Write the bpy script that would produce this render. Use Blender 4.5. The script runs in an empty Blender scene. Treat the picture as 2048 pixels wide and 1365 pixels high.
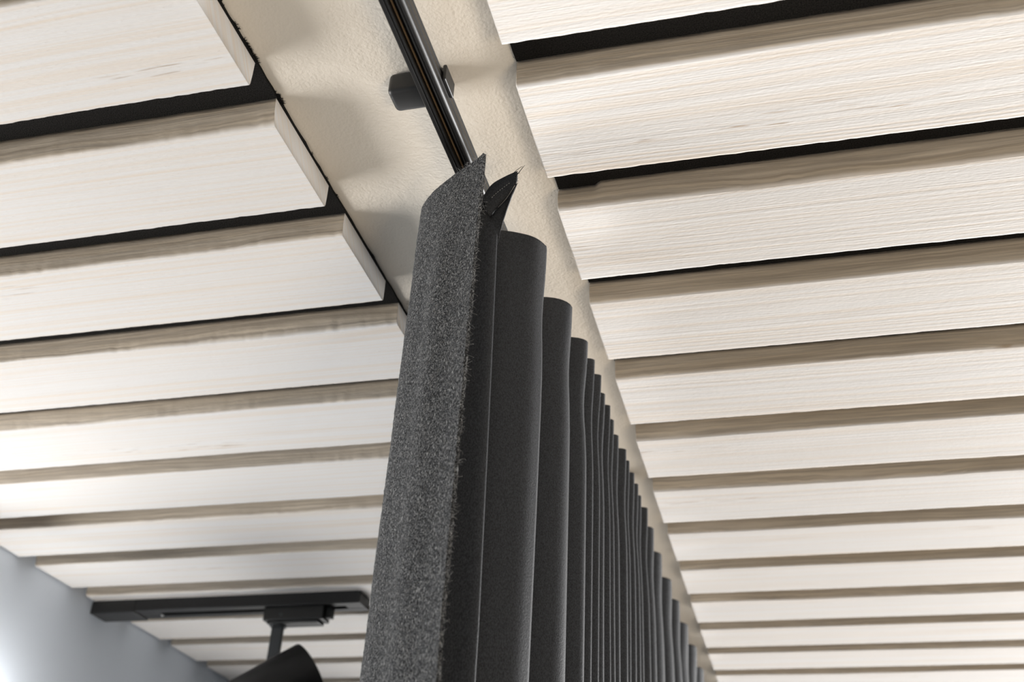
import bpy, bmesh, math, random
from mathutils import Vector, Matrix, noise

scene = bpy.context.scene
COL = scene.collection
random.seed(7)

# ------------------------------------------------------------------ camera
CAM = Vector((0.0, 0.0, 2.0))
R_ = Vector((0.96880, 0.24379, 0.04545))
W_ = Vector((-0.23056, 0.81820, 0.52668))
U_ = R_.cross(W_)
R_ = W_.cross(U_).normalized(); U_ = R_.cross(W_).normalized(); W_.normalize()
cam_d = bpy.data.cameras.new('camera')
cam = bpy.data.objects.new('camera', cam_d)
COL.objects.link(cam)
cam.matrix_world = Matrix(((R_.x, U_.x, -W_.x, CAM.x), (R_.y, U_.y, -W_.y, CAM.y),
                           (R_.z, U_.z, -W_.z, CAM.z), (0, 0, 0, 1)))
cam_d.sensor_width = 36.0
cam_d.lens = 2186.8 / 2048 * 36.0
cam_d.clip_start = 0.02
cam_d.dof.use_dof = True
cam_d.dof.focus_distance = 0.86
cam_d.dof.aperture_fstop = 8.5
scene.camera = cam

# ------------------------------------------------------------------ world, light, exposure
scene.view_settings.view_transform = 'Standard'
scene.view_settings.look = 'None'
scene.view_settings.gamma = 1.0
scene.view_settings.use_curve_mapping = False
scene.view_settings.exposure = 0.0
world = bpy.data.worlds.new('world')
scene.world = world
world.use_nodes = True
bg = world.node_tree.nodes['Background']
bg.inputs['Color'].default_value = (0.66, 0.83, 1.0, 1)
bg.inputs['Strength'].default_value = 0.24


def aim(o, target):
    o.rotation_euler = (Vector(target) - o.location).to_track_quat('-Z', 'Y').to_euler()


def area(name, loc, target, sx, sy, power, color):
    d = bpy.data.lights.new(name, 'AREA')
    d.shape = 'RECTANGLE'; d.size = sx; d.size_y = sy
    d.energy = power; d.color = color
    o = bpy.data.objects.new(name, d); COL.objects.link(o)
    o.location = loc; aim(o, target)
    return o


def point(name, loc, power, color, radius):
    d = bpy.data.lights.new(name, 'POINT')
    d.energy = power; d.color = color; d.shadow_soft_size = radius
    o = bpy.data.objects.new(name, d); COL.objects.link(o)
    o.location = loc
    return o


def spot(name, loc, target, power, color, angle, blend, radius):
    d = bpy.data.lights.new(name, 'SPOT')
    d.energy = power; d.color = color; d.spot_size = math.radians(angle)
    d.spot_blend = blend; d.shadow_soft_size = radius
    o = bpy.data.objects.new(name, d); COL.objects.link(o)
    o.location = loc; aim(o, target)
    return o


WARM = (1.0, 0.86, 0.70)
NEUT = (1.0, 0.988, 0.975)
area('low_area_right', (3.9, 6.4, 1.40), (-0.1, 0.5, 2.45), 3.2, 1.2, 1080, NEUT)  # unseen area light added for low light from the right, not a window
area('front_fill_right', (0.95, -0.45, 1.0), (0.0, 0.9, 2.5), 0.6, 0.6, 13.5, (1.0, 0.83, 0.63))  # added fill from the front right for curtain folds, felt and plaster
area('wall_bounce_left', (-1.13, 1.95, 2.02), (-0.30, 1.05, 2.25), 1.5, 0.4, 8.5, (1.0, 0.97, 0.93))  # unseen area light standing in for bounce off the washed left wall
area('low_area_left', (-2.5, 0.62, 1.90), (-0.6, 1.0, 2.6), 1.5, 0.7, 76, (1.0, 0.97, 0.94))  # added area light shining in past the shortened left wall; no window there
point('wall_hotspot_light', (-1.11, 1.36, 2.31), 1.6, (1.0, 0.98, 0.95), 0.018)  # unseen point light added to make the wall's hot spot, no fixture

# ------------------------------------------------------------------ material helpers


def new_mat(name, base=(0.5, 0.5, 0.5), rough=0.6, spec=0.3, metallic=0.0, sheen=0.0):
    m = bpy.data.materials.new(name)
    m.use_nodes = True
    b = m.node_tree.nodes['Principled BSDF']
    b.inputs['Base Color'].default_value = (*base, 1)
    b.inputs['Roughness'].default_value = rough
    b.inputs['Specular IOR Level'].default_value = spec
    b.inputs['Metallic'].default_value = metallic
    if sheen:
        b.inputs['Sheen Weight'].default_value = sheen
        b.inputs['Sheen Roughness'].default_value = 0.5
    return m


class NT:
    def __init__(self, m):
        self.m = m; self.t = m.node_tree; self.b = self.t.nodes['Principled BSDF']

    def n(self, kind, **kw):
        nd = self.t.nodes.new(kind)
        for k, v in kw.items():
            if k.startswith('i_'):
                nd.inputs[k[2:].replace('_', ' ')].default_value = v
            else:
                setattr(nd, k, v)
        return nd

    def l(self, a, b):
        self.t.links.new(a, b)

    def math(self, op, a, b=None, c=None):
        nd = self.n('ShaderNodeMath', operation=op)
        for i, v in enumerate((a, b, c)):
            if v is None: continue
            if isinstance(v, (int, float)): nd.inputs[i].default_value = v
            else: self.l(v, nd.inputs[i])
        return nd.outputs[0]

    def ramp(self, fac, stops):
        nd = self.n('ShaderNodeValToRGB')
        e = nd.color_ramp.elements
        while len(e) < len(stops): e.new(0.5)
        for k, (p, c) in enumerate(stops):
            e[k].position = p
            e[k].color = (*c, 1) if len(c) == 3 else c
        self.l(fac, nd.inputs[0])
        return nd.outputs[0]

    def mix(self, fac, a, b, blend='MIX'):
        nd = self.n('ShaderNodeMix', data_type='RGBA', blend_type=blend)
        if isinstance(fac, (int, float)): nd.inputs[0].default_value = fac
        else: self.l(fac, nd.inputs[0])
        for i, v in ((6, a), (7, b)):
            if isinstance(v, tuple): nd.inputs[i].default_value = (*v, 1)
            else: self.l(v, nd.inputs[i])
        return nd.outputs[2]

    def bump(self, h, strength, dist):
        nd = self.n('ShaderNodeBump', i_Strength=strength, i_Distance=dist)
        self.l(h, nd.inputs['Height'])
        self.l(nd.outputs[0], self.b.inputs['Normal'])


# --- whitewashed brushed wood
def wood_material():
    m = new_mat('whitewashed_wood', rough=0.62, spec=0.25)
    k = NT(m)
    tc = k.n('ShaderNodeTexCoord')
    oi = k.n('ShaderNodeObjectInfo')
    sp = k.n('ShaderNodeSeparateXYZ'); k.l(tc.outputs['Object'], sp.inputs[0])
    off = k.math('MULTIPLY', oi.outputs['Random'], 37.0)
    gx = k.math('ADD', sp.outputs[0], off)
    yz = k.math('ADD', sp.outputs[1], k.math('MULTIPLY', sp.outputs[2], 0.83))
    yz = k.math('ADD', yz, off)
    # slow wander of the grain lines
    cw = k.n('ShaderNodeCombineXYZ')
    k.l(k.math('MULTIPLY', gx, 2.2), cw.inputs[0]); k.l(k.math('MULTIPLY', yz, 9.0), cw.inputs[1])
    nw = k.n('ShaderNodeTexNoise', i_Scale=1.0, i_Detail=2.0); k.l(cw.outputs[0], nw.inputs['Vector'])
    wander = k.math('MULTIPLY', k.math('SUBTRACT', nw.outputs[0], 0.5), 0.014)
    g = k.math('ADD', yz, wander)
    # growth lines of uneven width and spacing
    def lines(fx, fg, seed, det):
        cb = k.n('ShaderNodeCombineXYZ')
        k.l(k.math('MULTIPLY', gx, fx), cb.inputs[0]); k.l(k.math('MULTIPLY', g, fg), cb.inputs[1])
        cb.inputs[2].default_value = seed
        nd = k.n('ShaderNodeTexNoise', i_Scale=1.0, i_Detail=det); k.l(cb.outputs[0], nd.inputs['Vector'])
        return nd.outputs[0]
    ring = lines(0.4, 230.0, 1.0, 0.6)
    ring2 = lines(0.7, 470.0, 5.0, 2.0)
    # fine fibre streaks
    fib = lines(14.0, 900.0, 9.0, 3.0)
    # pits
    cp = k.n('ShaderNodeCombineXYZ')
    k.l(k.math('MULTIPLY', gx, 170.0), cp.inputs[0]); k.l(k.math('MULTIPLY', g, 620.0), cp.inputs[1])
    npit = k.n('ShaderNodeTexNoise', i_Scale=1.0, i_Detail=1.0); k.l(cp.outputs[0], npit.inputs['Vector'])
    # broad patches of thin wash
    cl = k.n('ShaderNodeCombineXYZ')
    k.l(k.math('MULTIPLY', gx, 3.5), cl.inputs[0]); k.l(k.math('MULTIPLY', g, 34.0), cl.inputs[1])
    nl = k.n('ShaderNodeTexNoise', i_Scale=1.0, i_Detail=3.0); k.l(cl.outputs[0], nl.inputs['Vector'])
    line = k.ramp(ring, [(0.46, (0, 0, 0)), (0.64, (1, 1, 1))])
    line2 = k.ramp(ring2, [(0.50, (0, 0, 0)), (0.66, (1, 1, 1))])
    m_ = k.math('ADD', 0.30, k.math('MULTIPLY', nl.outputs[0], 0.70))
    tan = k.math('MULTIPLY', k.math('ADD', k.math('MULTIPLY', line, 0.72), k.math('MULTIPLY', line2, 0.35)), m_)
    streak = k.ramp(fib, [(0.40, (0, 0, 0)), (0.72, (1, 1, 1))])
    c = k.mix(tan, (0.84, 0.832, 0.825), (0.83, 0.735, 0.63))
    c = k.mix(k.math('MULTIPLY', streak, 0.22), c, (0.72, 0.67, 0.62))
    # a few bare brown streaks where the wash wore off
    bare = lines(22.0, 420.0, 13.0, 2.0)
    where = lines(2.4, 26.0, 17.0, 0.0)
    bare = k.math('MULTIPLY', k.ramp(bare, [(0.60, (0, 0, 0)), (0.68, (1, 1, 1))]), k.ramp(where, [(0.70, (0, 0, 0)), (0.78, (1, 1, 1))]))
    c = k.mix(k.math('MULTIPLY', bare, 0.7), c, (0.40, 0.27, 0.16))
    stain = k.ramp(nl.outputs[0], [(0.62, (0, 0, 0)), (0.82, (1, 1, 1))])
    c = k.mix(k.math('MULTIPLY', stain, 0.35), c, (0.68, 0.56, 0.44))
    # the long narrow edges are rough sawn and coloured darker and browner
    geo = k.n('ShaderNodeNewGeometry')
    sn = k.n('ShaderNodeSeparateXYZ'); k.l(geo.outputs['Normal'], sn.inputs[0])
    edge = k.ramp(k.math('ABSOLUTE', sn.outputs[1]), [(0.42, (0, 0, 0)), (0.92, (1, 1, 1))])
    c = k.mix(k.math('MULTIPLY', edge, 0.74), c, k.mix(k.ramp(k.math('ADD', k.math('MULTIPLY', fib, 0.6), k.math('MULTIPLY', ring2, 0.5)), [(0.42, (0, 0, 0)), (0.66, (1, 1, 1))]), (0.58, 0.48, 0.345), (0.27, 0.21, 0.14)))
    spot_ = k.ramp(npit.outputs[0], [(0.70, (0, 0, 0)), (0.80, (1, 1, 1))])
    c = k.mix(k.math('MULTIPLY', spot_, 0.22), c, (0.45, 0.36, 0.28))
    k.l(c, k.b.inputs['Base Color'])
    h = k.math('ADD', k.math('MULTIPLY', ring, -0.9), k.math('ADD', k.math('MULTIPLY', ring2, -0.5), k.math('MULTIPLY', fib, 0.6)))
    h = k.math('ADD', h, k.math('MULTIPLY', npit.outputs[0], 0.55))
    k.bump(h, 0.42, 0.0009)
    return m


def plaster_material():
    m = new_mat('cream_plaster', base=(0.82, 0.762, 0.67), rough=0.7, spec=0.3)
    k = NT(m)
    tc = k.n('ShaderNodeTexCoord')
    n1 = k.n('ShaderNodeTexNoise', i_Scale=420.0, i_Detail=3.0); k.l(tc.outputs['Object'], n1.inputs['Vector'])
    n2 = k.n('ShaderNodeTexNoise', i_Scale=190.0, i_Detail=2.0); k.l(tc.outputs['Object'], n2.inputs['Vector'])
    h = k.math('ADD', n1.outputs[0], k.math('MULTIPLY', n2.outputs[0], 0.9))
    k.bump(h, 0.42, 0.0011)
    return m


def felt_black_material():
    m = new_mat('black_felt', base=(0.012, 0.012, 0.012), rough=0.95, spec=0.1)
    k = NT(m)
    tc = k.n('ShaderNodeTexCoord')
    n1 = k.n('ShaderNodeTexNoise', i_Scale=900.0, i_Detail=2.0); k.l(tc.outputs['Object'], n1.inputs['Vector'])
    k.l(k.ramp(n1.outputs[0], [(0.3, (0.006, 0.006, 0.006)), (0.7, (0.022, 0.021, 0.020))]), k.b.inputs['Base Color'])
    k.bump(n1.outputs[0], 0.6, 0.001)
    return m


def felt_grey_material():
    m = new_mat('heather_grey_felt', rough=0.95, spec=0.1)
    k = NT(m)
    tc = k.n('ShaderNodeTexCoord')
    n1 = k.n('ShaderNodeTexNoise', i_Scale=1050.0, i_Detail=3.0, i_Roughness=0.7); k.l(tc.outputs['Object'], n1.inputs['Vector'])
    mp = k.n('ShaderNodeMapping'); mp.inputs['Scale'].default_value = (1.0, 1.0, 0.33)
    mp.inputs['Rotation'].default_value = (0.5, 0.6, 0.3)
    k.l(tc.outputs['Object'], mp.inputs[0])
    n2 = k.n('ShaderNodeTexNoise', i_Scale=1500.0, i_Detail=2.0); k.l(mp.outputs[0], n2.inputs['Vector'])
    mp3 = k.n('ShaderNodeMapping'); mp3.inputs['Scale'].default_value = (1.0, 1.0, 0.33)
    mp3.inputs['Rotation'].default_value = (-0.7, -0.5, 1.1)
    k.l(tc.outputs['Object'], mp3.inputs[0])
    n3 = k.n('ShaderNodeTexNoise', i_Scale=1500.0, i_Detail=2.0); k.l(mp3.outputs[0], n3.inputs['Vector'])
    c = k.ramp(n1.outputs[0], [(0.38, (0.009, 0.0095, 0.010)), (0.50, (0.031, 0.032, 0.034)), (0.63, (0.140, 0.144, 0.150))])
    w = k.math('MAXIMUM', n2.outputs[0], n3.outputs[0])
    c = k.mix(k.ramp(w, [(0.60, (0, 0, 0)), (0.70, (1, 1, 1))]), c, (0.33, 0.33, 0.325))
    k.l(c, k.b.inputs['Base Color'])
    k.bump(k.math('ADD', n1.outputs[0], w), 0.7, 0.0009)
    return m


def curtain_material():
    m = new_mat('charcoal_fabric', base=(0.017, 0.017, 0.0185), rough=0.58, spec=0.28)
    k = NT(m)
    tc = k.n('ShaderNodeTexCoord')
    mp = k.n('ShaderNodeMapping'); mp.inputs['Scale'].default_value = (1.0, 1.0, 0.6)
    k.l(tc.outputs['Object'], mp.inputs[0])
    n1 = k.n('ShaderNodeTexNoise', i_Scale=1100.0, i_Detail=2.0); k.l(mp.outputs[0], n1.inputs['Vector'])
    k.l(k.ramp(n1.outputs[0], [(0.3, (0.021, 0.0225, 0.0255)), (0.72, (0.056, 0.060, 0.067))]), k.b.inputs['Base Color'])
    k.bump(n1.outputs[0], 0.5, 0.0006)
    return m


def wall_material():
    m = new_mat('grey_wall_paint', base=(0.72, 0.78, 0.86), rough=0.6, spec=0.3)
    k = NT(m)
    tc = k.n('ShaderNodeTexCoord')
    n1 = k.n('ShaderNodeTexNoise', i_Scale=120.0, i_Detail=2.0); k.l(tc.outputs['Object'], n1.inputs['Vector'])
    k.bump(n1.outputs[0], 0.15, 0.001)
    return m


M_WOOD = wood_material()
M_PLASTER = plaster_material()
M_BFELT = felt_black_material()
M_GFELT = felt_grey_material()
M_CURT = curtain_material()
M_WALL = wall_material()
M_FIBRE = new_mat('pale_wool_fibre', base=(0.30, 0.30, 0.295), rough=0.8, spec=0.1)
M_FUZZ = new_mat('black_fuzz', base=(0.014, 0.014, 0.014), rough=0.95, spec=0.1)
M_RAIL = new_mat('black_anodised_rail', base=(0.008, 0.0078, 0.0075), rough=0.38, spec=0.42)
M_GROOVE = new_mat('matt_black_groove', base=(0.005, 0.005, 0.005), rough=0.8, spec=0.1)
M_PLASTIC = new_mat('black_plastic', base=(0.017, 0.017, 0.017), rough=0.42, spec=0.4)
M_MATT = new_mat('matt_black_lacquer', base=(0.013, 0.013, 0.0135), rough=0.45, spec=0.4)
M_ARM = new_mat('dark_grey_lacquer', base=(0.035, 0.038, 0.041), rough=0.5, spec=0.4)
M_CORD = new_mat('tan_cord', base=(0.20, 0.14, 0.085), rough=0.8, spec=0.1)
M_THREAD = new_mat('white_thread', base=(0.62, 0.62, 0.60), rough=0.7, spec=0.1)
M_FLOOR = new_mat('pale_floor', base=(0.52, 0.46, 0.40), rough=0.5, spec=0.3)
M_LENS = new_mat('frosted_lens', base=(0.8, 0.8, 0.78), rough=0.4, spec=0.5)
M_SCREW = new_mat('bright_screw', base=(0.6, 0.6, 0.6), rough=0.3, metallic=1.0)

# ------------------------------------------------------------------ object helpers


def obj(name, bm, mat, parent=None, smooth=False, loc=None):
    me = bpy.data.meshes.new(name)
    bmesh.ops.recalc_face_normals(bm, faces=bm.faces)
    bm.to_mesh(me); bm.free()
    if smooth:
        for p in me.polygons: p.use_smooth = True
    me.materials.append(mat)
    o = bpy.data.objects.new(name, me)
    COL.objects.link(o)
    if loc is not None: o.location = loc
    if parent is not None:
        o.parent = parent
        if loc is None:
            o.matrix_parent_inverse = Matrix.Translation(parent.location).inverted()
    return o


def thing(name, label, cat, loc, group=None):
    o = bpy.data.objects.new(name, None)
    o.empty_display_size = 0.05
    COL.objects.link(o)
    o.location = loc
    tag(o, label, cat, group)
    return o


def tag(o, label, cat, group=None):
    o['label'] = label; o['category'] = cat
    if group: o['group'] = group


def struct(o):
    o['kind'] = 'structure'
    return o


def add_box(bm, x0, x1, y0, y1, z0, z1, bevel=0.0, seg=2):
    v = [bm.verts.new((x, y, z)) for x in (x0, x1) for y in (y0, y1) for z in (z0, z1)]
    f = [(0, 1, 3, 2), (4, 6, 7, 5), (0, 4, 5, 1), (2, 3, 7, 6), (0, 2, 6, 4), (1, 5, 7, 3)]
    fs = [bm.faces.new([v[i] for i in q]) for q in f]
    if bevel:
        es = list({e for q in fs for e in q.edges})
        bmesh.ops.bevel(bm, geom=es, offset=bevel, segments=seg, affect='EDGES', profile=0.5)


def box(name, x0, x1, y0, y1, z0, z1, mat, parent=None, bevel=0.0, seg=2):
    bm = bmesh.new()
    add_box(bm, x0, x1, y0, y1, z0, z1, bevel, seg)
    return obj(name, bm, mat, parent)


def add_tube(bm, pts, rad, n=6, cap=True):
    pts = [Vector(p) for p in pts]
    rings = []
    ref = Vector((0.31, 0.57, 0.76))
    for i, p in enumerate(pts):
        t = (pts[min(i + 1, len(pts) - 1)] - pts[max(i - 1, 0)]).normalized()
        a = t.cross(ref).normalized(); b = t.cross(a)
        r = rad[i] if isinstance(rad, (list, tuple)) else rad
        rings.append([bm.verts.new(p + a * (r * math.cos(2 * math.pi * j / n)) + b * (r * math.sin(2 * math.pi * j / n)))
                      for j in range(n)])
    for a, b in zip(rings, rings[1:]):
        for j in range(n):
            bm.faces.new((a[j], a[(j + 1) % n], b[(j + 1) % n], b[j]))
    if cap:
        bm.faces.new(rings[0]); bm.faces.new(rings[-1])


def add_prism_y(bm, prof, y0, y1):
    a = [bm.verts.new((x, y0, z)) for x, z in prof]
    b = [bm.verts.new((x, y1, z)) for x, z in prof]
    n = len(prof)
    for i in range(n):
        bm.faces.new((a[i], a[(i + 1) % n], b[(i + 1) % n], b[i]))
    bm.faces.new(a); bm.faces.new(b)


def add_sheet(bm, grid, thick):
    """grid[i][j] of points -> a closed shell of the given thickness, grown along the surface normals"""
    ni, nj = len(grid), len(grid[0])
    P = [[Vector(p) for p in row] for row in grid]
    N = []
    for i in range(ni):
        row = []
        for j in range(nj):
            du = P[min(i + 1, ni - 1)][j] - P[max(i - 1, 0)][j]
            dv = P[i][min(j + 1, nj - 1)] - P[i][max(j - 1, 0)]
            nn = du.cross(dv)
            row.append(nn.normalized() if nn.length > 1e-12 else Vector((0, 0, 1)))
        N.append(row)
    A = [[bm.verts.new(P[i][j] + N[i][j] * thick / 2) for j in range(nj)] for i in range(ni)]
    B = [[bm.verts.new(P[i][j] - N[i][j] * thick / 2) for j in range(nj)] for i in range(ni)]
    for i in range(ni - 1):
        for j in range(nj - 1):
            bm.faces.new((A[i][j], A[i + 1][j], A[i + 1][j + 1], A[i][j + 1]))
            bm.faces.new((B[i][j], B[i][j + 1], B[i + 1][j + 1], B[i + 1][j]))
    for i in range(ni - 1):
        bm.faces.new((A[i][0], B[i][0], B[i + 1][0], A[i + 1][0]))
        bm.faces.new((A[i][-1], A[i + 1][-1], B[i + 1][-1], B[i][-1]))
    for j in range(nj - 1):
        bm.faces.new((A[0][j], A[0][j + 1], B[0][j + 1], B[0][j]))
        bm.faces.new((A[-1][j], B[-1][j], B[-1][j + 1], A[-1][j + 1]))


def nz(x, y=0.0, z=0.0):
    return noise.noise(Vector((x, y, z)))


def catmull(pts, per):
    P = [Vector(p) for p in pts]
    out = []
    for i in range(len(P) - 1):
        p0 = P[max(i - 1, 0)]; p1 = P[i]; p2 = P[i + 1]; p3 = P[min(i + 2, len(P) - 1)]
        for k in range(per):
            t = k / per
            out.append(0.5 * ((2 * p1) + (p2 - p0) * t + (2 * p0 - 5 * p1 + 4 * p2 - p3) * t * t
                              + (3 * p1 - p0 - 3 * p2 + p3) * t ** 3))
    out.append(P[-1])
    return out


# ------------------------------------------------------------------ dimensions (metres)
H = 2.600            # underside of the black felt
T = 0.0231           # plank thickness
XL, XR = -0.3558, -0.1643     # the two sides of the open slot
XW = -1.1712         # left wall
XE = 1.30            # right end of the planks
YF0 = 0.5155         # far edge of the plank with index 0
PITCH = 0.14452
GAP = 0.0375
YEND = 4.2
PL = H + 0.003       # plaster

# ------------------------------------------------------------------ setting
bm = bmesh.new(); add_box(bm, XW - 0.1, 1.6, -0.4, YEND + 0.1, PL, PL + 0.1)
struct(obj('ceiling', bm, M_PLASTER))
bm = bmesh.new(); add_box(bm, XW - 0.1, 3.5, -2.0, 5.0, -0.1, 0.0)
struct(obj('floor', bm, M_FLOOR))
bm = bmesh.new(); add_box(bm, XW - 0.1, XW, 1.15, YEND, 0.0, PL)
struct(obj('wall_left', bm, M_WALL))

# ------------------------------------------------------------------ black felt behind the planks


def felt_sheet(x0, x1, open_side, label):
    """one sheet of black felt; the cut edge on the slot side is fuzzy"""
    bm = bmesh.new()
    ny = 420
    y0, y1 = -0.2, YEND
    grid = []
    for i in range(ny + 1):
        y = y0 + (y1 - y0) * i / ny
        j = 0.0009 * nz(y * 90, 3.3 * open_side) + 0.0006 * nz(y * 330, 9.1)
        a, b = (x0 + 0.0, x1 + j) if open_side > 0 else (x0 + j, x1)
        grid.append([(a, y, H + 0.00145), ((a + b) / 2, y, H + 0.00145), (b, y, H + 0.00145)])
    add_sheet(bm, grid, 0.0029)
    o = obj('felt_backing', bm, M_BFELT)
    tag(o, label, 'felt')
    return o


fl = felt_sheet(XW + 0.002, XL, 1, 'black felt sheet behind the planks between the grey wall and the curtain slot')
fr = felt_sheet(XR, XE + 0.1, -1, 'black felt sheet behind the planks on the wide side right of the curtain')


def fuzz(parent, spots):
    bm = bmesh.new()
    rnd = random.Random(5)
    for (x, y, n, s) in spots:
        for _ in range(n):
            p = Vector((x + rnd.uniform(-0.0015, 0.001), y + rnd.gauss(0, s * 0.9), H + rnd.uniform(0.0012, 0.0024)))
            d = Vector((rnd.uniform(0.3, 1), rnd.gauss(0, 0.8), rnd.uniform(-0.1, 0.25))).normalized()
            L = s * rnd.uniform(0.5, 1.1)
            e = Vector((rnd.gauss(0, 0.4), rnd.gauss(0, 0.6), rnd.gauss(0, 0.2)))
            add_tube(bm, [p, p + d * L * 0.5, p + d * L * 0.8 + e * L * 0.4], [0.00026, 0.00022, 0.00008], 4)
    o = obj('felt_fuzz', bm, M_FUZZ, parent)
    o['kind'] = 'stuff'


fuzz(fl, [(XL, 0.4570, 14, 0.0016), (XL, 0.4800, 46, 0.0026), (XL, 0.4960, 50, 0.0026), (XL, 0.5040, 60, 0.0030), (XL, 0.5110, 50, 0.0030),
          (XL, 0.5560, 110, 0.0036), (XL, 0.62, 14, 0.0012), (XL, 0.652, 16, 0.0014), (XL, 0.675, 14, 0.0014), (XL, 0.765, 14, 0.0014)])
fuzz(fr, [(XR, 0.553, 8, 0.0015), (XR, 0.66, 6, 0.0015), (XR, 0.41, 8, 0.0015)])

# ------------------------------------------------------------------ planks
ORD = ['first', 'second', 'third', 'fourth', 'fifth', 'sixth', 'seventh', 'eighth', 'ninth', 'tenth', 'eleventh',
       'twelfth', 'thirteenth', 'fourteenth', 'fifteenth']


def plank_mesh(x0, x1, seed, chip=None, slot_side=1):
    """plank along x, origin at its far upper corner line, centred in x at 0; y from -width to 0, z from -T to 0"""
    bm = bmesh.new()
    width = PITCH - GAP
    L = x1 - x0
    # sample positions along the length, denser near the slot
    nx = 260
    xs = []
    for i in range(nx + 1):
        u = i / nx
        u = u ** 1.35 if slot_side > 0 else 1 - (1 - u) ** 1.35
        xs.append(x0 + L * u)
    rings = []
    for x in xs:
        s = seed * 17.3
        # the long arrises wander and are slightly torn
        en = 0.0012 + 0.0042 * nz(x * 3.1, s) + 0.0011 * nz(x * 14, s, 2.0) + 0.00045 * nz(x * 120, s, 4.0)
        ef = 0.0008 * nz(x * 5, s, 7.0) + 0.0006 * nz(x * 70, s, 8.0) + 0.0004 * nz(x * 260, s, 8.5)
        zn = 0.0090 * nz(x * 2.6, s, 11.0) + 0.0008 * nz(x * 90, s, 12.0)
        en = max(en, -0.0008)
        yn_top = -width
        yn = -width + 0.0010 + max(0.0, en)
        zb = -T
        pts = []
        # near side face, from the top down
        for v in (0.0, 0.2, 0.4, 0.6, 0.8, 0.94, 1.0):
            y = yn_top + (yn - yn_top) * v ** 2 + 0.00035 * nz(x * 45, v * 5, s + 3)
            z = -(T - 0.0012 - 0.5 * abs(zn)) * v
            if chip and chip[0] <= x <= chip[1] and v < 0.5:
                d = chip[2] * (1 - v / 0.5) * min(1.0, (chip[1] - x) / 0.004 + 0.2 * nz(x * 300, s))
                y += d
            pts.append((x, y, z))
        # underside
        y_a = yn + 0.0012 + 0.3 * max(0.0, en); y_b = -0.0010 + ef
        for v in (0.0, 0.02, 0.1, 0.2, 0.3, 0.4, 0.5, 0.6, 0.7, 0.8, 0.9, 0.985, 1.0):
            sag = 0.00025 * nz(x * 8, v * 4, s + 9)
            pts.append((x, y_a + (y_b - y_a) * v, zb + sag))
        # far side face, going up
        for v in (0.03, 0.1, 0.5, 1.0):
            pts.append((x, y_b + (0.0 - y_b) * min(1, v * 8) - (0.0 if v < 1 else 0.0003), zb * (1 - v) + (-0.0 if v == 1 else 0)))
        rings.append([bm.verts.new(p) for p in pts])
    n = len(rings[0])
    for a, b in zip(rings, rings[1:]):
        for j in range(n):
            bm.faces.new((a[j], a[(j + 1) % n], b[(j + 1) % n], b[j]))
    bm.faces.new(rings[0]); bm.faces.new(rings[-1])
    return bm


def plank_name_left(k):
    if k < 0: return 'whitewashed plank left of the slot, above the top edge of the photo'
    extra = {0: 'with the broadest grey sawn end', 1: 'with a pale grey sawn end', 2: 'with a half-shaded grey end',
             3: 'ending just behind the felt strip'}.get(k, 'running behind the curtain')
    return f'{ORD[k]} whitewashed plank from the top, left of the slot, {extra}'


def plank_name_right(k):
    if k < 0: return 'whitewashed plank right of the slot, above the top edge of the photo'
    extra = {0: 'cut by the top edge', 1: 'with brown streaks along one edge', 2: 'with a chipped corner'}.get(k, 'beside the curtain folds')
    return f'{ORD[k]} whitewashed plank from the top, right of the slot, {extra}'


def make_plank(k, side):
    yf = YF0 + PITCH * k
    if side < 0:
        x0, x1 = XW + 0.003, XL - 0.0008 + 0.0006 * nz(k * 3.7)
        xc = x1
        bm = plank_mesh(x0 - xc, 0.0, k + 40, None, -1)
        lab, grp = plank_name_left(k), 'planks left of the curtain slot'
    else:
        x0, x1 = XR + 0.0006 + 0.0006 * nz(k * 5.1), XE
        xc = x0
        chip = (0.0, 0.036, 0.0042) if k == 2 else None
        bm = plank_mesh(0.0, x1 - xc, k + 3, chip, 1)
        lab, grp = plank_name_right(k), 'planks right of the curtain slot'
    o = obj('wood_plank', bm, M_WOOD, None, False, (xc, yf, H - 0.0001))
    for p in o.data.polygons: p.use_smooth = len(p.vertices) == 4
    tag(o, lab, 'plank', grp)
    return o


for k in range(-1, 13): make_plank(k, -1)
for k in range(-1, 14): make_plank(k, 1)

# ------------------------------------------------------------------ curtain rail
rail = thing('curtain_rail', 'black metal curtain rail fixed under the plaster in the open slot', 'curtain rail', (-0.2205, 0.55, 2.5856))
RB, RT = 2.5672, 2.5828
xa, xb = -0.2318, -0.2142
prof = [(xa, RT), (xa, RB + 0.0008), (xa + 0.0006, RB), (xa + 0.0030, RB), (xa + 0.0034, RB + 0.0008), (xa + 0.0042, RB + 0.0008),
        (xa + 0.0046, RB), (xa + 0.0058, RB), (xa + 0.0058, RB + 0.011), (xa + 0.0112, RB + 0.011), (xa + 0.0112, RB),
        (xa + 0.0120, RB), (xa + 0.0123, RB + 0.0008), (xa + 0.0130, RB + 0.0008), (xa + 0.0134, RB)]
for i in range(9):
    a = math.radians(-90 + 62 * i / 8)
    prof.append((xb - 0.0034 + 0.0034 * math.cos(a), RB + 0.0042 + 0.0042 * math.sin(a)))
prof += [(xb - 0.0002, RB + 0.0050), (xb - 0.0012, RB + 0.0056), (xb - 0.0012, RB + 0.0070), (xb, RB + 0.0076),
         (xb, RB + 0.0120), (xb - 0.0012, RB + 0.0126), (xb - 0.0012, RB + 0.0140), (xb, RB + 0.0146), (xb, RT)]
bm = bmesh.new(); add_prism_y(bm, prof, 0.20, 4.15)
obj('rail_profile', bm, M_RAIL, rail)
bm = bmesh.new()
rr = random.Random(3)
y = 0.22
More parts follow.
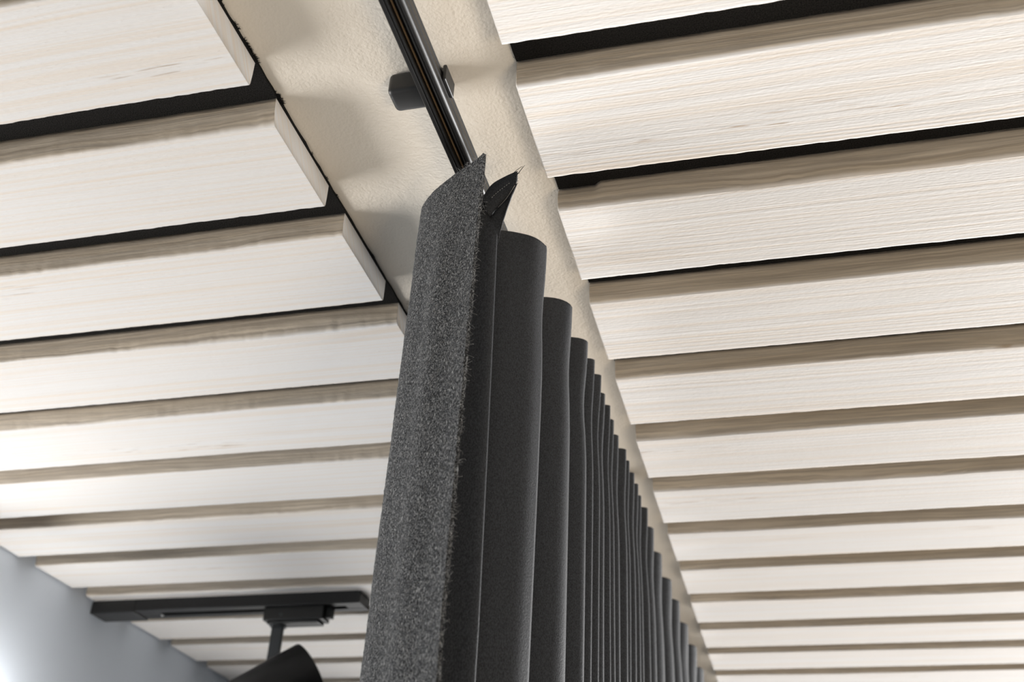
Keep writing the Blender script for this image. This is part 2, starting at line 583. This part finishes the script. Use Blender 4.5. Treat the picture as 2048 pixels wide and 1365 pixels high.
while y < 0.70:
    L = rr.uniform(0.0012, 0.0022)
    add_box(bm, xa + 0.0066, xa + 0.0070, y, y + L, RB + 0.0040, RB + 0.0046)
    y += L + rr.uniform(0.0004, 0.0011)
add_box(bm, xa + 0.0062, xa + 0.0074, 0.21, 2.6, RB + 0.0046, RB + 0.0056)
obj('pull_cord', bm, M_CORD, rail)
bm = bmesh.new()
add_box(bm, -0.2622, -0.2180, 0.5478, 0.5712, 2.5830, PL, 0.0042, 4)
br = obj('ceiling_bracket', bm, M_PLASTIC, rail, True)
br.data.set_sharp_from_angle(angle=math.radians(50))
bm = bmesh.new()
add_box(bm, -0.2142, -0.2112, 0.5350, 0.5560, 2.5745, 2.5890, 0.0011, 3)
add_box(bm, -0.2165, -0.2122, 0.5372, 0.5540, 2.5770, 2.5800, 0.0006, 2)
obj('bracket_clip', bm, M_PLASTIC, rail)
# two more of the same brackets along the rail, behind the curtain heading
for yb in (1.25, 1.95):
    bm = bmesh.new(); add_box(bm, -0.2622, -0.2180, yb, yb + 0.0234, 2.5830, PL, 0.0042, 3)
    obj('ceiling_bracket', bm, M_PLASTIC, rail, True)

# ------------------------------------------------------------------ curtain
CT = 2.5530          # top of the heading
curtain = thing('curtain', 'charcoal wave-fold curtain with a heather grey felt leading edge', 'curtain', (-0.216, 0.64, 0.0))
tips = [(-0.1770, 0.7176), (-0.1741, 0.8122), (-0.1713, 0.8740), (-0.1709, 0.9077), (-0.1699, 0.9385), (-0.1729, 0.9773),
        (-0.1717, 1.0027), (-0.1736, 1.0355), (-0.1746, 1.0726), (-0.1717, 1.1083), (-0.1727, 1.1380), (-0.1722, 1.1714),
        (-0.1722, 1.2028), (-0.1737, 1.2374), (-0.1712, 1.2761), (-0.1730, 1.3437), (-0.1750, 1.4380), (-0.1745, 1.5433),
        (-0.1739, 1.6369), (-0.1742, 1.7544), (-0.1731, 1.8767), (-0.1752, 2.0168), (-0.1745, 2.1500), (-0.1745, 2.2700),
        (-0.1745, 2.4000)] + [(-0.1745, 2.52 + 0.12 * q) for q in range(13)]
start = [(-0.2190, 0.6290), (-0.2300, 0.6370), (-0.2420, 0.6490), (-0.2440, 0.6560), (-0.2260, 0.6600), (-0.2085, 0.6612), (-0.2050, 0.6650),
         (-0.2120, 0.6685), (-0.2400, 0.6705), (-0.2570, 0.6755), (-0.2450, 0.6825), (-0.2096, 0.6895), (-0.1906, 0.6985), (-0.1818, 0.7068), (-0.1770, 0.7176)]
ctr = [Vector((x, y, 0)) for x, y in start]
lead_n = None
# a rounded wave between the tips: each half-wave is sampled as a cosine, sharpened a little towards a meander
path = catmull(ctr, 6)
lead_n = 9 * 6
prev_valley = Vector(ctr[-1])
for i, (tx, ty) in enumerate(tips):
    vx, vy = prev_valley.x, prev_valley.y
    nsamp = 16
    for k in range(1, (nsamp + 1) if i else 0):
        t = k / nsamp
        c = 0.5 - 0.5 * math.cos(math.pi * t)
        b = (ty - vy) * 0.75 / (2 * math.pi) * math.sin(2 * math.pi * t)
        path.append(Vector((vx + (tx - vx) * c, vy + (ty - vy) * t + b, 0)))
    if i + 1 < len(tips):
        ny_ = tips[i + 1][1]
        nv = Vector((-0.2580 + 0.003 * nz(i * 2.3), ty + (ny_ - ty) * 0.5, 0))
        for k in range(1, nsamp + 1):
            t = k / nsamp
            c = 0.5 - 0.5 * math.cos(math.pi * t)
            b = (nv.y - ty) * 0.75 / (2 * math.pi) * math.sin(2 * math.pi * t)
            path.append(Vector((tx + (nv.x - tx) * c, ty + (nv.y - ty) * t + b, 0)))
        prev_valley = nv
zs = [CT - d for d in (0.0, 0.002, 0.006, 0.012, 0.020, 0.0235, 0.0255, 0.0275, 0.034, 0.044, 0.055, 0.068, 0.082, 0.10, 0.125, 0.155, 0.19, 0.23, 0.28, 0.34,
                       0.41, 0.5, 0.62, 0.8, 1.05, 1.4, 1.8, 2.2)] + [0.02]
XC = -0.216
grid = []
for i, p in enumerate(path):
    lead = max(0.0, min(1.0, 1 - (i - lead_n + 10) / 20.0))
    row = []
    for z in zs:
        d = CT - z
        waist = math.exp(-((d - 0.068) / 0.035) ** 2)
        amp = 1.0 - 0.06 * waist * (0.7 + 0.9 * abs(nz(p.y * 21.0, 5.0)))
        low = min(1.0, d / 0.4)
        amp *= 1.0 - 0.02 * low
        x = XC + (p.x - XC) * (amp if lead < 0.5 else 1.0)
        y_ = p.y + 0.006 * low * nz(p.y * 9.0, z * 1.3, 3.0)
        x += 0.004 * low * nz(p.y * 7.0, z * 1.7, 8.0)
        # stitched seam under the heading hem
        if abs(d - 0.0255) < 0.0012: x = XC + (x - XC) * 0.994
        if lead > 0.5:
            x += lead * (0.0065 * min(1, d / 0.35) if p.y > 0.655 else 0.0)
        row.append((x, y_, z))
    grid.append(row)
bm = bmesh.new(); add_sheet(bm, grid, 0.0011)
panel = obj('curtain_panel', bm, M_CURT, curtain, True)
panel['label'] = 'smooth charcoal fabric in deep folds'

# gliders that carry the heading from the rail
for i, (tx, ty) in enumerate(tips[:22]):
    bm = bmesh.new()
    yy = ty - 0.012
    add_box(bm, xa + 0.0064, xa + 0.0106, yy - 0.003, yy + 0.003, RB - 0.003, RB + 0.0036, 0.0008, 1)
    add_box(bm, xa + 0.0076, xa + 0.0094, yy - 0.0015, yy + 0.0015, CT - 0.006, RB - 0.0025)
    obj('glider', bm, M_PLASTIC, curtain)

# grey felt border strip
fpts = [(-0.1978, 0.5980), (-0.2060, 0.6032), (-0.2143, 0.6084), (-0.2232, 0.6142), (-0.2318, 0.6199), (-0.2400, 0.6258), (-0.2480, 0.6322), (-0.2556, 0.6396),
        (-0.2618, 0.6472), (-0.2652, 0.6540), (-0.2662, 0.6600), (-0.2640, 0.6665), (-0.2570, 0.6720), (-0.2470, 0.6740)]
fpath = catmull([(x, y, 0) for x, y in fpts], 7)
fz = []
z = CT + 0.0002
while z > 1.6:
    fz.append(z); z -= 0.006 if z > 2.1 else 0.03
fz += [1.3, 0.9, 0.5, 0.02]
fg = []
nfp = len(fpath)
for i, p in enumerate(fpath):
    u = i / (nfp - 1)
    row = []
    for j, z in enumerate(fz):
        d = CT - z
        low = min(d / 0.37, 1.6)
        # the free edge hangs a touch further back lower down, and the strip has a soft vertical crease near it
        x = p.x - 0.0048 * low * (1 - u) - 0.0055 * low * min(1, u * 1.3) * 0.9
        y_ = p.y + 0.004 * low * (1 - u)
        fw = max(0.0, 1 - u / 0.30) * min(low, 1.2)
        x += 0.0055 * fw; y_ -= 0.0165 * fw
        crease = math.exp(-((u - 0.27) / 0.10) ** 2) * min(1.0, d / 0.10)
        x -= 0.0030 * crease; y_ -= 0.0034 * crease
        jit = 0.0007 * nz(z * 260, i * 1.0) if i == 0 else 0.0
        zz = z
        if j == 0:
            zz += 0.0007 * nz(i * 0.9, 4.0) + (0.0018 * max(0.0, 1 - u / 0.05))
        row.append((x + jit + 0.0005 * nz(x * 60, z * 22, 6), y_ + 0.0005 * nz(x * 60, z * 22, 1), zz))
    fg.append(row)
bm = bmesh.new(); add_sheet(bm, fg, 0.0030)
felt = obj('felt_border', bm, M_GFELT, curtain, True)
felt['label'] = 'heather grey felt strip'
felt.data.set_sharp_from_angle(angle=math.radians(60))

# loose wool fibres standing on the felt
rnd = random.Random(11)
bm = bmesh.new()


def fibre(p, nrm, L, r, stand):
    t1 = nrm.cross(Vector((0.2, 0.1, 1))).normalized(); t2 = nrm.cross(t1)
    a = rnd.uniform(0, 2 * math.pi)
    d = (t1 * math.cos(a) + t2 * math.sin(a))
    c = (t1 * math.cos(a + 1.4) + t2 * math.sin(a + 1.4)) * rnd.uniform(-0.6, 0.6)
    pts = [p, p + d * L * 0.4 + nrm * stand * L * 0.5 + c * L * 0.12, p + d * L * 0.75 + nrm * stand * L * 0.7 + c * L * 0.4,
           p + d * L + nrm * stand * L * 0.6 + c * L * 0.8]
    add_tube(bm, pts, [r, r, r, r * 0.5], 3, False)


V = [[Vector(q) for q in row] for row in fg]
for _ in range(5200):
    i = rnd.randrange(0, int(nfp * 0.80)); zt = CT - 0.40 * rnd.random()
    j = min(range(len(fz) - 1), key=lambda q: abs(fz[q] - zt))
    u, v = rnd.random(), rnd.random()
    a, b, c_, d_ = V[i][j], V[i + 1][j], V[i + 1][j + 1], V[i][j + 1]
    p = a * (1 - u) * (1 - v) + b * u * (1 - v) + c_ * u * v + d_ * (1 - u) * v
    nn = (b - a).cross(d_ - a).normalized()
    if nn.y > 0: nn = -nn
    fibre(p + nn * 0.0015, nn, rnd.uniform(0.0012, 0.0042), rnd.uniform(0.00004, 0.00010), rnd.uniform(0.02, 0.16))
for _ in range(420):                       # along the cut edge and the top
    if rnd.random() < 0.7:
        i = 0; j = rnd.randrange(0, 66)
        p = V[0][j].lerp(V[0][j + 1], rnd.random()); nn = Vector((0.75, -0.6, rnd.gauss(0, 0.3))).normalized()
    else:
        i = rnd.randrange(0, int(nfp * 0.7)); j = 0
        p = V[i][0].lerp(V[i + 1][0], rnd.random()); nn = Vector((0.1, -0.2, 1)).normalized()
    fibre(p + nn * 0.0008, nn, rnd.uniform(0.0015, 0.0045), rnd.uniform(0.00004, 0.00008), rnd.uniform(0.2, 0.9))
fb = obj('wool_fibres', bm, M_FIBRE, felt)
fb['kind'] = 'stuff'

# the loose end of the heading tape that sticks out beside the felt
tape = None
bm = bmesh.new()
p_top = catmull([(-0.2120, 0.6470, 2.5570), (-0.2040, 0.6420, 2.5625), (-0.1920, 0.6352, 2.5628), (-0.1808, 0.6300, 2.5622)], 6)
p_mid = catmull([(-0.2125, 0.6540, 2.5480), (-0.2040, 0.6480, 2.5520), (-0.1935, 0.6420, 2.5560), (-0.1822, 0.6345, 2.5578)], 6)
p_rim = catmull([(-0.2100, 0.6610, 2.5450), (-0.2035, 0.6560, 2.5490), (-0.1935, 0.6490, 2.5532), (-0.1836, 0.6378, 2.5562)], 6)
rows = []
for a, b, c in zip(p_top, p_mid, p_rim):
    dn = Vector((0.0, 0.0015, -0.0010))
    rows.append([a, a.lerp(b, 0.5) + dn, b + dn, b.lerp(c, 0.5) + dn * 0.6, c])
add_sheet(bm, [[q for q in r] for r in rows], 0.0014)
tape = obj('heading_tape', bm, M_CURT, curtain, True)
bm = bmesh.new()
q_low = catmull([(-0.2120, 0.6640, 2.5230), (-0.2070, 0.6665, 2.5230), (-0.2045, 0.6685, 2.5230)], 9)[:19]
q_mid = catmull([(-0.2110, 0.6640, 2.5400), (-0.2045, 0.6630, 2.5420), (-0.2000, 0.6620, 2.5450)], 9)[:19]
q_rim = p_rim
rows = []
for k in range(len(q_rim)):
    a, b, c = q_rim[k], q_mid[min(k, len(q_mid) - 1)], q_low[min(k, len(q_low) - 1)]
    row = []
    for t in (0, 0.2, 0.4, 0.6, 0.8, 1.0):
        row.append(a * (1 - t) ** 2 + b * 2 * t * (1 - t) + c * t * t + Vector((0.0012, -0.0008, -0.0006)) * (1 - t))
    rows.append(row)
add_sheet(bm, rows, 0.0013)
obj('heading_flap', bm, M_CURT, curtain, True)
# white stitches and loose threads on the tape
bm = bmesh.new()
for k in range(9):
    t = 0.28 + 0.062 * k
    i = t * (len(p_mid) - 1); i0 = int(i)
    q = p_mid[i0].lerp(p_mid[i0 + 1], i - i0); q = q.lerp(p_top[i0], 0.35)
    dr = (p_mid[i0 + 1] - p_mid[i0]).normalized()
    qq = q + Vector((0.0006, 0.0002, -0.0014))
    add_tube(bm, [qq - dr * 0.00055, qq + dr * 0.00055], 0.00016, 5)
obj('stitching', bm, M_THREAD, tape)
bm = bmesh.new()
e = p_top[-1]
add_tube(bm, [e + Vector((-0.004, 0.0015, -0.001)), e + Vector((-0.0005, -0.0002, 0.0006)), e + Vector((0.0028, -0.0016, 0.0016)), e + Vector((0.0052, -0.0026, 0.0019))],
         [0.00022, 0.00022, 0.00022, 0.0001], 5)
add_tube(bm, [e + Vector((-0.002, 0.003, -0.003)), e + Vector((0.0010, 0.0010, -0.0012)), e + Vector((0.0046, -0.0014, 0.0012)), e + Vector((0.0070, -0.0030, 0.0024))],
         [0.0003, 0.0003, 0.00025, 0.0001], 5)
for k in range(16):
    q = p_rim[-1].lerp(p_top[-1], rnd.random()) + Vector((0, 0, 0))
    d = Vector((rnd.uniform(0.3, 1), rnd.gauss(0, 0.5), rnd.gauss(0, 0.6))).normalized()
    add_tube(bm, [q, q + d * rnd.uniform(0.001, 0.0028)], [0.0002, 0.00008], 4)
obj('loose_threads', bm, M_FUZZ, tape)

# ------------------------------------------------------------------ track light
zt, zb = H - T, 2.5568
trk = thing('track_rail', 'short black track rail running from the grey wall under the planks', 'track rail', (XW, 1.617, zt))
y0, y1 = 1.594, 1.639
ym = (y0 + y1) / 2
bm = bmesh.new()
prof = [(y0, zt - 0.0003), (y0, zb + 0.0015), (y0 + 0.0015, zb), (ym - 0.0075, zb), (ym - 0.0075, zb + 0.012), (ym + 0.0075, zb + 0.012),
        (ym + 0.0075, zb), (y1 - 0.0015, zb), (y1, zb + 0.0015), (y1, zt - 0.0003)]
va = [bm.verts.new((-1.088, a, b)) for a, b in prof]; vb = [bm.verts.new((-0.6845, a, b)) for a, b in prof]
for i in range(len(prof)):
    bm.faces.new((va[i], va[(i + 1) % len(prof)], vb[(i + 1) % len(prof)], vb[i]))
bm.faces.new(va); bm.faces.new(vb)
obj('rail_profile', bm, M_MATT, trk)
bm = bmesh.new()
add_box(bm, -0.6850, -0.6800, y0, y1, zb, zt - 0.0003, 0.0012, 2)
add_box(bm, -0.7100, -0.6830, ym - 0.007, ym + 0.007, zb + 0.0004, zb + 0.011)
obj('end_cap', bm, M_PLASTIC, trk)
bm = bmesh.new()
add_box(bm, XW + 0.0005, -1.0860, y0 - 0.0015, y1 + 0.0015, zb - 0.0025, zt - 0.0003, 0.0020, 2)
add_box(bm, -1.0880, -1.0450, ym - 0.0072, ym + 0.0072, zb + 0.0003, zb + 0.011)
fdb = obj('feed_box', bm, M_PLASTIC, trk)
bm = bmesh.new()
bmesh.ops.create_uvsphere(bm, u_segments=14, v_segments=8, radius=0.0026, matrix=Matrix.Translation((-1.048, ym + 0.004, zb)))
obj('screw', bm, M_SCREW, trk, True)

# ------------------------------------------------------------------ spotlight
sp = thing('track_spotlight', 'black cylindrical spotlight hanging from the track rail on a grey arm', 'spotlight', (-0.797, ym, zb))
bm = bmesh.new()
add_box(bm, -0.8500, -0.7440, ym - 0.0150, ym + 0.0150, 2.5350, zb + 0.0010, 0.0020, 2)
add_box(bm, -0.8430, -0.7520, ym - 0.0130, ym + 0.0130, 2.5300, 2.5360, 0.0020, 2)
add_box(bm, -0.7470, -0.7330, ym - 0.0060, ym + 0.0060, 2.5390, zb + 0.0010, 0.0012, 1)
adp = obj('track_adapter', bm, M_PLASTIC, sp)
bm = bmesh.new()
add_tube(bm, [(-0.8180, ym - 0.0155, 2.5440), (-0.8180, ym - 0.0148, 2.5440)], 0.0032, 14)
obj('screw', bm, M_ARM, adp)
d = Vector((-0.80, -0.50, -0.70)).normalized()
C = Vector((-0.7580, ym, 2.4550))
RH = 0.0480
a = d.cross(Vector((0, 0, 1))).normalized(); b = d.cross(a)


def lathe(bm, prof, n=56):
    rings = [[bm.verts.new(C + d * s + (a * math.cos(2 * math.pi * j / n) + b * math.sin(2 * math.pi * j / n)) * r) for j in range(n)]
             for s, r in prof]
    for p, q in zip(rings, rings[1:]):
        for j in range(n): bm.faces.new((p[j], p[(j + 1) % n], q[(j + 1) % n], q[j]))
    return rings


bm = bmesh.new()
rg = lathe(bm, [(-0.0002, 0.034), (0.0, RH - 0.0022), (0.0007, RH - 0.0007), (0.0022, RH), (0.170, RH), (0.1712, RH - 0.0006), (0.1712, RH - 0.0030),
                (0.150, RH - 0.0035), (0.146, 0.030)])
bm.faces.new(rg[0]); bm.faces.new(rg[-1])
head = obj('lamp_head', bm, M_MATT, sp, True)
head.data.set_sharp_from_angle(angle=math.radians(40))
bm = bmesh.new()
rg = lathe(bm, [(0.1475, 0.0430), (0.1495, 0.0430)]); bm.faces.new(rg[0]); bm.faces.new(rg[-1])
obj('lens', bm, M_LENS, head)
bm = bmesh.new()
xm = -0.8270
add_box(bm, xm - 0.0098, xm + 0.0098, ym - 0.004, ym + 0.004, 2.4300, 2.5320, 0.0012, 2)
add_tube(bm, [(xm, ym, 2.5275), (xm, ym, 2.5330)], 0.0135, 24)
obj('arm', bm, M_ARM, sp)
